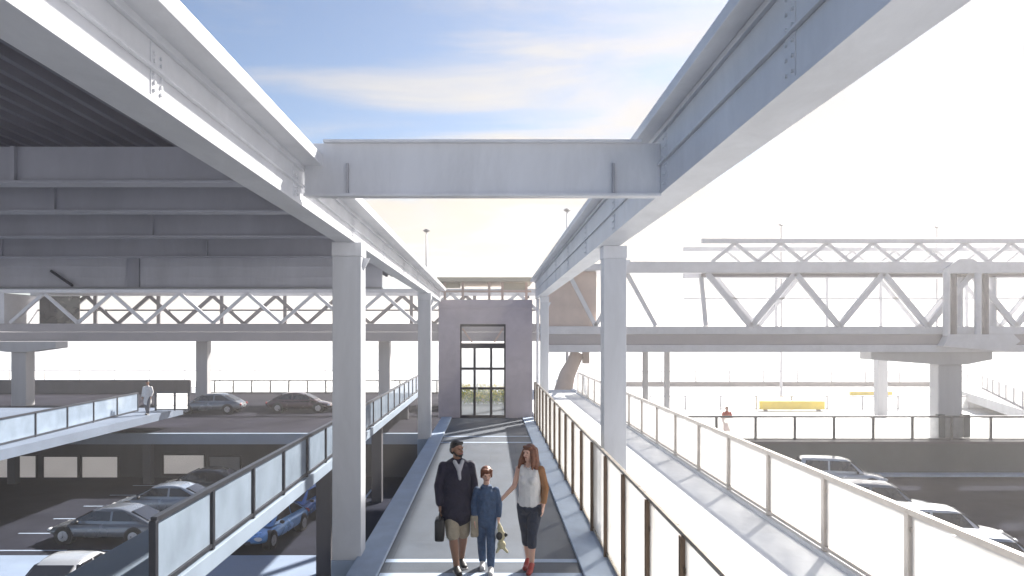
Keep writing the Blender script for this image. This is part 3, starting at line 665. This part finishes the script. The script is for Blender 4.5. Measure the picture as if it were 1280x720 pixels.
hb_ = MB().sph(T(0, .022, .048), (.084, .098, .083), 12); hb_.sph(T(0, .06, -.01), (.070, .055, .07), 10); hb_.limb([T(-.05, -.045, .088), T(.05, -.045, .088)], [.022, .022])
hb_.build('hair', 'hair_black', t, remesh=.010, iters=3)
be = MB().limb([T(-.068, -.005, -.03), T(-.05, -.05, -.075), T(0, -.082, -.088), T(.05, -.05, -.075), T(.068, -.005, -.03)], [.012, .017, .020, .017, .012]); be.build('beard', 'hair_black', t, remesh=.008, iters=2)
j = MB(); j.limb([P(0, 0, .76), P(0, 0, .95), P(0, .0, 1.15), P(0, 0, 1.30), P(0, .01, 1.42), P(0, .01, 1.47)], [(.232, .185), (.205, .155), (.195, .142), (.195, .140), (.175, .115), (.10, .085)])
for A in (AL, AR): j.limb(A[:2]+[tuple(Vector(A[1]).lerp(Vector(A[2]), .9))], [.068, .066, .056])
j.build('jacket', 'navy', t, remesh=.012, iters=5)
MB().limb([P(-.05, -.085, 1.49), P(0, -.125, 1.38), P(.01, -.138, 1.26)], [.028, .030, .022]).limb([P(.06, -.08, 1.49), P(.005, -.125, 1.36)], [.028, .028]).build('shirt', 'shirt', t, remesh=.01)
s_ = MB()
for hipx, kn in ((-.085, kl), (.085, kr)):
    hip = Vector(P(hipx, 0, .84)); s_.limb([hip, hip.lerp(Vector(kn), .55), hip.lerp(Vector(kn), .97)], [.095, .100, .095])
s_.build('shorts', 'beige', t, remesh=.011)
for f in (fl, fr): shoe(t, f, 'shoe_black')
t.rotation_euler.z = R(15)                        # turned towards the others
# his bags
def bag(name, label, cat, c, sx, sy, sz, m, hz):
    t = thing(name, label, cat, c); c = Vector(c)
    q = MB().box(c+Vector((-sx/2, -sy/2, -sz)), c+Vector((sx/2, sy/2, 0)), min(sx, sy)*.28); q.build('bag_body', m, t, True)
    MB().tube([c+Vector((0, -sy*.42+sy*.84*i/8, hz*math.sin(math.pi*i/8)-.005)) for i in range(9)], [.010]*9, 8).build('handle', m, t, True)
    MB().box(c+Vector((-sx/2-.003, -sy*.1, -sz*.42)), c+Vector((sx/2+.003, sy*.1, -sz*.30)), .003).build('clasp', 'chrome', t)
bag('bag', 'black bag hanging from the hand of the man in navy', 'bag', P(-.226, -.118, .735), .13, .30, .30, 'black_leather', .085)
bag('tote_bag', 'beige tote bag hanging from the inner hand of the man, beside the boy', 'bag', P(.243, .002, .76), .11, .26, .30, 'beige', .085)

# --- woman
t = thing('person', 'woman with long auburn hair in white sleeveless top, dark capri jeans and red shoes', 'person', (.535, 10.48, 0), 'family walking'); o = at(t)
fl, fr = P(-.055, .10, 0), P(.05, -.10, 0); kl, kr = P(-.06, .02, .50), P(.055, -.08, .50)
b = MB()
for hipx, kn, ft in ((-.085, kl, fl), (.085, kr, fr)):
    hip = Vector(P(hipx, 0, .92)); kn = Vector(kn); an = Vector(ft)+Vector((0, .03, .13))
    b.limb([hip, hip.lerp(kn, .5), kn, kn.lerp(an, .3), kn.lerp(an, .65), an], [.088, .078, .054, .056, .043, .032])
    b.limb([an+Vector((0, .02, -.03)), Vector(ft)+Vector((0, -.06, .045)), Vector(ft)+Vector((0, -.13, .028))], [.03, (.034, .022), (.032, .018)])
b.limb([P(0, 0, .90), P(0, .01, 1.06), P(0, 0, 1.22), P(0, .01, 1.36), P(0, .01, 1.43)], [(.155, .11), (.12, .09), (.14, .10), (.145, .085), (.08, .06)])
for sd in (-1, 1): b.sph(P(sd*.065, -.068, 1.24), .054, 8)
b.limb([P(0, .01, 1.41), P(0, -.005, 1.53)], [.048, .046])
AL = [P(-.155, .01, 1.385), P(-.215, -.01, 1.14), P(-.385, -.07, .955)]; AR = [P(.155, .01, 1.385), P(.215, .03, 1.13), P(.205, -.06, .90)]
for A in (AL, AR): b.limb(A, [.042, .036, .026])
hand(b, AL[2], (-.55, -.1, -.5), .88, -1); hand(b, AR[2], (-.05, -.12, -1), .88, 1)
T = head(b, P(-.005, -.015, 1.605), .94, R(-22))
b.build('body', 'skin_light', t, remesh=.0075, iters=3); face_bits(t, T, .94)
h_ = MB().sph(T(0, .025, .045), (.086, .098, .086), 12)
for (x0, y0, x1, y1, z1, r) in ((-.075, .02, -.10, .03, -.30, .034), (.075, .02, .11, .035, -.32, .040), (0, .08, .0, .10, -.36, .055), (-.05, .07, -.06, .08, -.34, .045), (.05, .07, .07, .08, -.36, .05), (.07, -.02, .10, -.05, -.22, .028), (-.07, -.01, -.15, -.06, -.26, .032), (-.07, .03, -.125, .0, -.30, .034)):
    h_.limb([T(x0, y0, .04), T((x0+x1)/2*1.1, (y0+y1)/2, z1*.45), T(x1, y1, z1)], [r, r*1.1, r*.5])
h_.limb([T(-.05, -.05, .09), T(.06, -.05, .085)], [.022, .022])
h_.build('hair', 'hair_red', t, remesh=.009, iters=3)
tp = MB(); tp.limb([P(0, 0, .90), P(0, 0, 1.04), P(0, 0, 1.22), P(0, .008, 1.34)], [(.175, .125), (.150, .112), (.158, .118), (.150, .10)])
for sd in (-1, 1): tp.sph(P(sd*.065, -.078, 1.24), .060, 8); tp.limb([P(sd*.09, -.06, 1.33), P(sd*.10, .0, 1.415), P(sd*.09, .06, 1.34)], [.04, .032, .04])
tp.build('top', 'white_cloth', t, remesh=.010, iters=4)
jn = MB(); jn.limb([P(0, 0, .86), P(0, 0, .96)], [(.165, .125), (.155, .115)])
for hipx, kn, ft in ((-.083, kl, fl), (.083, kr, fr)):
    hip = Vector(P(hipx, 0, .88)); kn = Vector(kn); an = Vector(ft)+Vector((0, .03, .13))
    jn.limb([hip, hip.lerp(kn, .5), kn, kn.lerp(an, .35)], [.102, .090, .066, .066])
jn.build('jeans', 'denim_dark', t, remesh=.010, iters=4)
for f in (fl, fr): shoe(t, f, 'red_leather', .86, .045)
sl = MB(); sl.limb([AR[0], AR[1], tuple(Vector(AR[1]).lerp(Vector(AR[2]), .75))], [.056, .050, .042]); sl.limb([P(.13, .05, 1.38), P(.15, .08, 1.10), P(.16, .08, .95)], [(.05, .03)]*3); sl.build('cardigan', 'tan_cloth', t, remesh=.010, iters=4)
MB().tube([P(-.0, -.10, 1.40), P(-.045, -.085, 1.44), P(-.06, .02, 1.455), P(0, .07, 1.45), P(.06, .02, 1.455), P(.05, -.085, 1.44), P(.0, -.10, 1.40)], [.006]*7, 6).build('necklace', 'chrome', t, True)

t.rotation_euler.z = R(-18)
# --- boy
t = thing('person', 'auburn-haired boy in blue denim shirt and jeans between the two adults', 'person', (-.055, 10.5, 0), 'family walking'); o = at(t)
fl, fr = P(-.055, .12, 0), P(.06, -.14, 0); kl, kr = P(-.065, .02, .385), P(.062, -.10, .39)
b = MB()
for hipx, kn, ft in ((-.068, kl, fl), (.068, kr, fr)):
    hip = Vector(P(hipx, 0, .72)); kn = Vector(kn); an = Vector(ft)+Vector((0, .02, .075))
    b.limb([hip, kn, kn.lerp(an, .35), an], [.066, .044, .044, .030]); b.limb([an+Vector((0, .02, -.04)), Vector(ft)+Vector((0, -.10, .025))], [.03, (.03, .02)])
b.limb([P(0, 0, .72), P(0, .01, .9), P(0, 0, 1.04), P(0, .01, 1.13)], [(.115, .085), (.105, .08), (.118, .085), (.07, .055)])
b.limb([P(0, .01, 1.10), P(0, -.01, 1.22)], [.042, .040])
AL = [P(-.13, .01, 1.09), P(-.175, .03, .88), P(-.16, -.05, .70)]; AR = [P(.13, .01, 1.09), P(.175, .03, .89), P(.165, -.06, .71)]
for A in (AL, AR): b.limb(A, [.036, .031, .023])
hand(b, AL[2], (.05, -.1, -1), .75, -1); hand(b, AR[2], (.0, -.12, -1), .75, 1)
T = head(b, P(.0, -.02, 1.305), .90, R(10), R(12))
b.build('body', 'skin_light', t, remesh=.007, iters=3); face_bits(t, T, .9)
h_ = MB().sph(T(0, .022, .042), (.082, .095, .084), 12).sph(T(0, .055, -.01), (.072, .055, .075), 10).limb([T(-.06, -.05, .088), T(0, -.07, .086), T(.06, -.05, .088)], [.026, .026, .026])
for sd in (-1, 1): h_.limb([T(sd*.072, -.01, .05), T(sd*.076, -.005, -.03)], [.02, .016])
h_.build('hair', 'hair_red', t, remesh=.009, iters=3)
sh = MB(); sh.limb([P(0, 0, .66), P(0, 0, .85), P(0, 0, 1.03), P(0, .01, 1.12)], [(.145, .11), (.13, .10), (.138, .102), (.085, .075)])
for A in (AL, AR): sh.limb(A[:2]+[tuple(Vector(A[1]).lerp(Vector(A[2]), .75))], [.052, .047, .040])
sh.limb([P(-.06, -.04, 1.145), P(0, -.06, 1.125), P(.06, -.04, 1.145)], [.022, .022, .022])
sh.build('shirt', 'denim', t, remesh=.010, iters=4)
jn = MB(); jn.limb([P(0, 0, .68), P(0, 0, .78)], [(.125, .10), (.12, .095)])
for hipx, kn, ft in ((-.066, kl, fl), (.066, kr, fr)):
    hip = Vector(P(hipx, 0, .70)); kn = Vector(kn); an = Vector(ft)+Vector((0, .02, .075)); jn.limb([hip, kn, kn.lerp(an, .5), an+Vector((0, 0, .03))], [.082, .062, .058, .052])
jn.build('jeans', 'denim', t, remesh=.010, iters=4)
for f in (fl, fr): shoe(t, f, 'white_cloth', .78)
# the soft toy he holds
ty = thing('soft_toy', 'cream and black soft toy dangling from the hand of the boy', 'toy', P(.18, -.09, .60)); c = Vector(P(.185, -.09, .60))
q = MB(); q.limb([c+Vector((0, 0, -.0)), c+Vector((.01, 0, -.12))], [.035, .062]); q.sph(c+Vector((.02, 0, -.23)), (.06, .055, .06), 10)
for a, bb in (((.0, 0, -.03), (.085, -.02, -.10)), ((.0, 0, -.03), (-.075, .01, -.12)), ((.03, 0, -.25), (.10, 0, -.33)), ((.0, 0, -.25), (-.045, 0, -.33)), ((0, 0, .0), (-.01, .0, .055))): q.limb([c+Vector(a), c+Vector(bb)], [.026, .018])
q.build('plush_body', 'cream', ty, remesh=.009, iters=3)
MB().sph(c+Vector((-.01, -.045, -.10)), (.045, .03, .055), 8).sph(c+Vector((.075, -.015, -.09)), (.028, .026, .03), 8).build('patch', 'black_leather', ty, True)
MB().sph(c+Vector((-.04, .0, -.08)), (.035, .035, .07), 8).build('bow', 'white_cloth', ty, True)

# --- two distant people
def far_person(label, x, y, z, h, top, trousers, skin, hairm, stride, coat):
    global o
    t = thing('person', label, 'person', (x, y, z)); o = at(t); s = h/1.75
    def Q(a, b_, c_): return (o.x+a*s, o.y+b_*s, o.z+c_*s)
    fl, fr = Q(-.08, stride, 0), Q(.08, -stride, 0); kl, kr = Q(-.09, stride*.3-.04, .5), Q(.09, -stride*.5-.05, .5); b = MB()
    for hx, kn, ft in ((-.09, kl, fl), (.09, kr, fr)):
        hip = Vector(Q(hx, 0, .92)); kn = Vector(kn); an = Vector(ft)+Vector((0, .02, .08*s)); b.limb([hip, kn, kn.lerp(an, .35), an], [.09*s, .06*s, .06*s, .04*s]); b.limb([an+Vector((0, .02, -.045*s)), Vector(ft)+Vector((0, -.13*s, .028*s))], [.034*s, (.036*s, .024*s)])
    b.limb([Q(0, 0, .9), Q(0, .01, 1.06), Q(0, 0, 1.25), Q(0, .01, 1.42)], [(.15*s, .11*s), (.14*s, .1*s), (.17*s, .11*s), (.1*s, .075*s)]); b.limb([Q(0, .01, 1.42), Q(0, 0, 1.55)], [.058*s, .052*s])
    AL = [Q(-.18, .01, 1.40), Q(-.25, .04, 1.15), Q(-.23, -.08, .92)]; AR = [Q(.18, .01, 1.40), Q(.25, .0, 1.15), Q(.24, -.14, .95)]
    for A in (AL, AR): b.limb(A, [.05*s, .042*s, .03*s])
    hand(b, AL[2], (.03, -.2, -1), s, -1); hand(b, AR[2], (-.03, -.3, -1), s, 1); T = head(b, Q(0, -.01, 1.64), s, R(15)); b.build('body', skin, t, remesh=.012*s, iters=2); face_bits(t, T, s)
    MB().sph(T(0, .022, .046), (.085*s, .1*s, .085*s), 10).sph(T(0, .06, -.01), (.07*s, .055*s, .08*s), 8).build('hair', hairm, t, remesh=.014)
    j = MB(); j.limb([Q(0, 0, coat), Q(0, 0, 1.1), Q(0, 0, 1.3), Q(0, .01, 1.44)], [(.2*s, .15*s), (.18*s, .135*s), (.195*s, .135*s), (.11*s, .09*s)])
    for A in (AL, AR): j.limb(A[:2]+[tuple(Vector(A[1]).lerp(Vector(A[2]), .85))], [.075*s, .064*s, .052*s])
    j.build('coat', top, t, remesh=.018); q = MB()
    for hx, kn, ft in ((-.09, kl, fl), (.09, kr, fr)): q.limb([Q(hx, 0, .9), kn, tuple(Vector(ft)+Vector((0, .02, .1*s)))], [.11*s, .08*s, .062*s])
    q.build('trousers', trousers, t, remesh=.016)
    for f in (fl, fr): shoe(t, f, 'shoe_black', s)
    return t
far_person('distant person in white coat standing at the end of the light blue ramp', -18.75, 42.0, -1.1, 1.85, 'white_cloth', 'grey_cloth', 'skin_dark', 'hair_black', .12, .62)
far_person('distant person in red coat behind the fence on the dark green-grey wall', 14.4, 46.75, -3.04, 1.95, 'red_cloth', 'tan_cloth', 'skin_light', 'hair_red', .1, .5)

# ------------------------------------------------------------------ air, sky, sun, camera
hz = MB().box((-2550, -320, -6.3), (2550, 4050, 16.0)).build('haze', 'steel'); hz['kind'] = 'stuff'
m = bpy.data.materials.new('haze_air'); m.use_nodes = True; N = m.node_tree.nodes; N.remove(N['Principled BSDF'])
pv = N.new('ShaderNodeVolumePrincipled'); pv.inputs['Color'].default_value = (.99, .94, .90, 1); pv.inputs['Density'].default_value = HAZE = .0018; pv.inputs['Anisotropy'].default_value = .6
m.node_tree.links.new(pv.outputs[0], N['Material Output'].inputs['Volume']); hz.data.materials.clear(); hz.data.materials.append(m)

SUN_EL, SUN_AZ = 36.0, 33.0                      # azimuth to the right of the view direction (+y)
w = bpy.data.worlds.new('World'); scn.world = w; w.use_nodes = True
N = w.node_tree.nodes; L = w.node_tree.links; bg = N['Background']
sky = N.new('ShaderNodeTexSky'); sky.sky_type = 'NISHITA'; sky.sun_disc = False
sky.sun_elevation = R(SUN_EL); sky.sun_rotation = R(SUN_AZ); sky.air_density = .9; sky.dust_density = .4; sky.ozone_density = 2.5
tc = N.new('ShaderNodeTexCoord'); sx = N.new('ShaderNodeSeparateXYZ'); L.new(tc.outputs['Generated'], sx.inputs[0])
def math_(op, a, b=None, clamp=False):
    n = N.new('ShaderNodeMath'); n.operation = op; n.use_clamp = clamp
    for i, v in enumerate((a, b)):
        if v is None: continue
        if isinstance(v, (int, float)): n.inputs[i].default_value = v
        else: L.new(v, n.inputs[i])
    return n.outputs[0]
zc = math_('ADD', math_('MAXIMUM', sx.outputs['Z'], 0.0), .12)
cx = N.new('ShaderNodeCombineXYZ'); L.new(math_('DIVIDE', sx.outputs['X'], zc), cx.inputs[0]); L.new(math_('DIVIDE', sx.outputs['Y'], zc), cx.inputs[1])
mp = N.new('ShaderNodeMapping'); mp.inputs['Scale'].default_value = (.55, 1.1, 1); mp.inputs['Rotation'].default_value = (0, 0, R(24)); mp.inputs['Location'].default_value = (.7, .2, 0); L.new(cx.outputs[0], mp.inputs[0])
nz = N.new('ShaderNodeTexNoise'); nz.inputs['Scale'].default_value = 1.7; nz.inputs['Detail'].default_value = 10; nz.inputs['Roughness'].default_value = .55; nz.inputs['Distortion'].default_value = .5; L.new(mp.outputs[0], nz.inputs['Vector'])
# cloud cover: patchy everywhere, thicker to the right (+x) where the veil of cloud hangs
cov = math_('ADD', math_('ADD', nz.outputs['Fac'], math_('MULTIPLY', sx.outputs['X'], .36)), math_('MULTIPLY', math_('SUBTRACT', .31, sx.outputs['Z']), .9))
mr = N.new('ShaderNodeMapRange'); mr.interpolation_type = 'SMOOTHSTEP'; mr.inputs['From Min'].default_value = .38; mr.inputs['From Max'].default_value = .72; L.new(cov, mr.inputs['Value'])
mx = N.new('ShaderNodeMix'); mx.data_type = 'RGBA'; L.new(math_('MULTIPLY', mr.outputs[0], .985), mx.inputs[0]); L.new(sky.outputs[0], mx.inputs[6]); cm = N.new('ShaderNodeMix'); cm.data_type = 'RGBA'; cm.inputs[6].default_value = (7.0, 6.4, 5.6, 1); cm.inputs[7].default_value = (5.4, 5.3, 5.6, 1)   # creamy low cloud, lavender veil
L.new(math_('MULTIPLY', sx.outputs['X'], 2.2, True), cm.inputs[0]); L.new(cm.outputs[2], mx.inputs[7])
L.new(mx.outputs[2], bg.inputs[0]); bg.inputs[1].default_value = .05

sd = bpy.data.lights.new('sun', 'SUN'); sd.energy = 5.0; sd.angle = R(1.5); sd.color = (1, .95, .88)
so = bpy.data.objects.new('sun', sd); C.objects.link(so); so.location = (20, 30, 40)
dv = Vector((math.sin(R(SUN_AZ))*math.cos(R(SUN_EL)), math.cos(R(SUN_AZ))*math.cos(R(SUN_EL)), math.sin(R(SUN_EL))))
so.rotation_euler = dv.to_track_quat('Z', 'Y').to_euler()

cd = bpy.data.cameras.new('camera'); co = bpy.data.objects.new('camera', cd); C.objects.link(co); scn.camera = co
co.location = (0, 0, H); co.rotation_euler = (R(90), 0, 0); cd.sensor_width = 36; cd.lens = F/1280*36
cd.shift_x = (640-U0)/1280; cd.shift_y = -(360-V0)/1280; cd.clip_end = 8000; cd.clip_start = .05
scn.view_settings.view_transform = 'Standard'; scn.view_settings.look = 'None'; scn.view_settings.gamma = 1
scn.view_settings.exposure = 1.3
scn.cycles.use_denoising = True; scn.cycles.max_bounces = 8; scn.cycles.transparent_max_bounces = 24; scn.cycles.volume_bounces = 1; scn.cycles.sample_clamp_indirect = 6
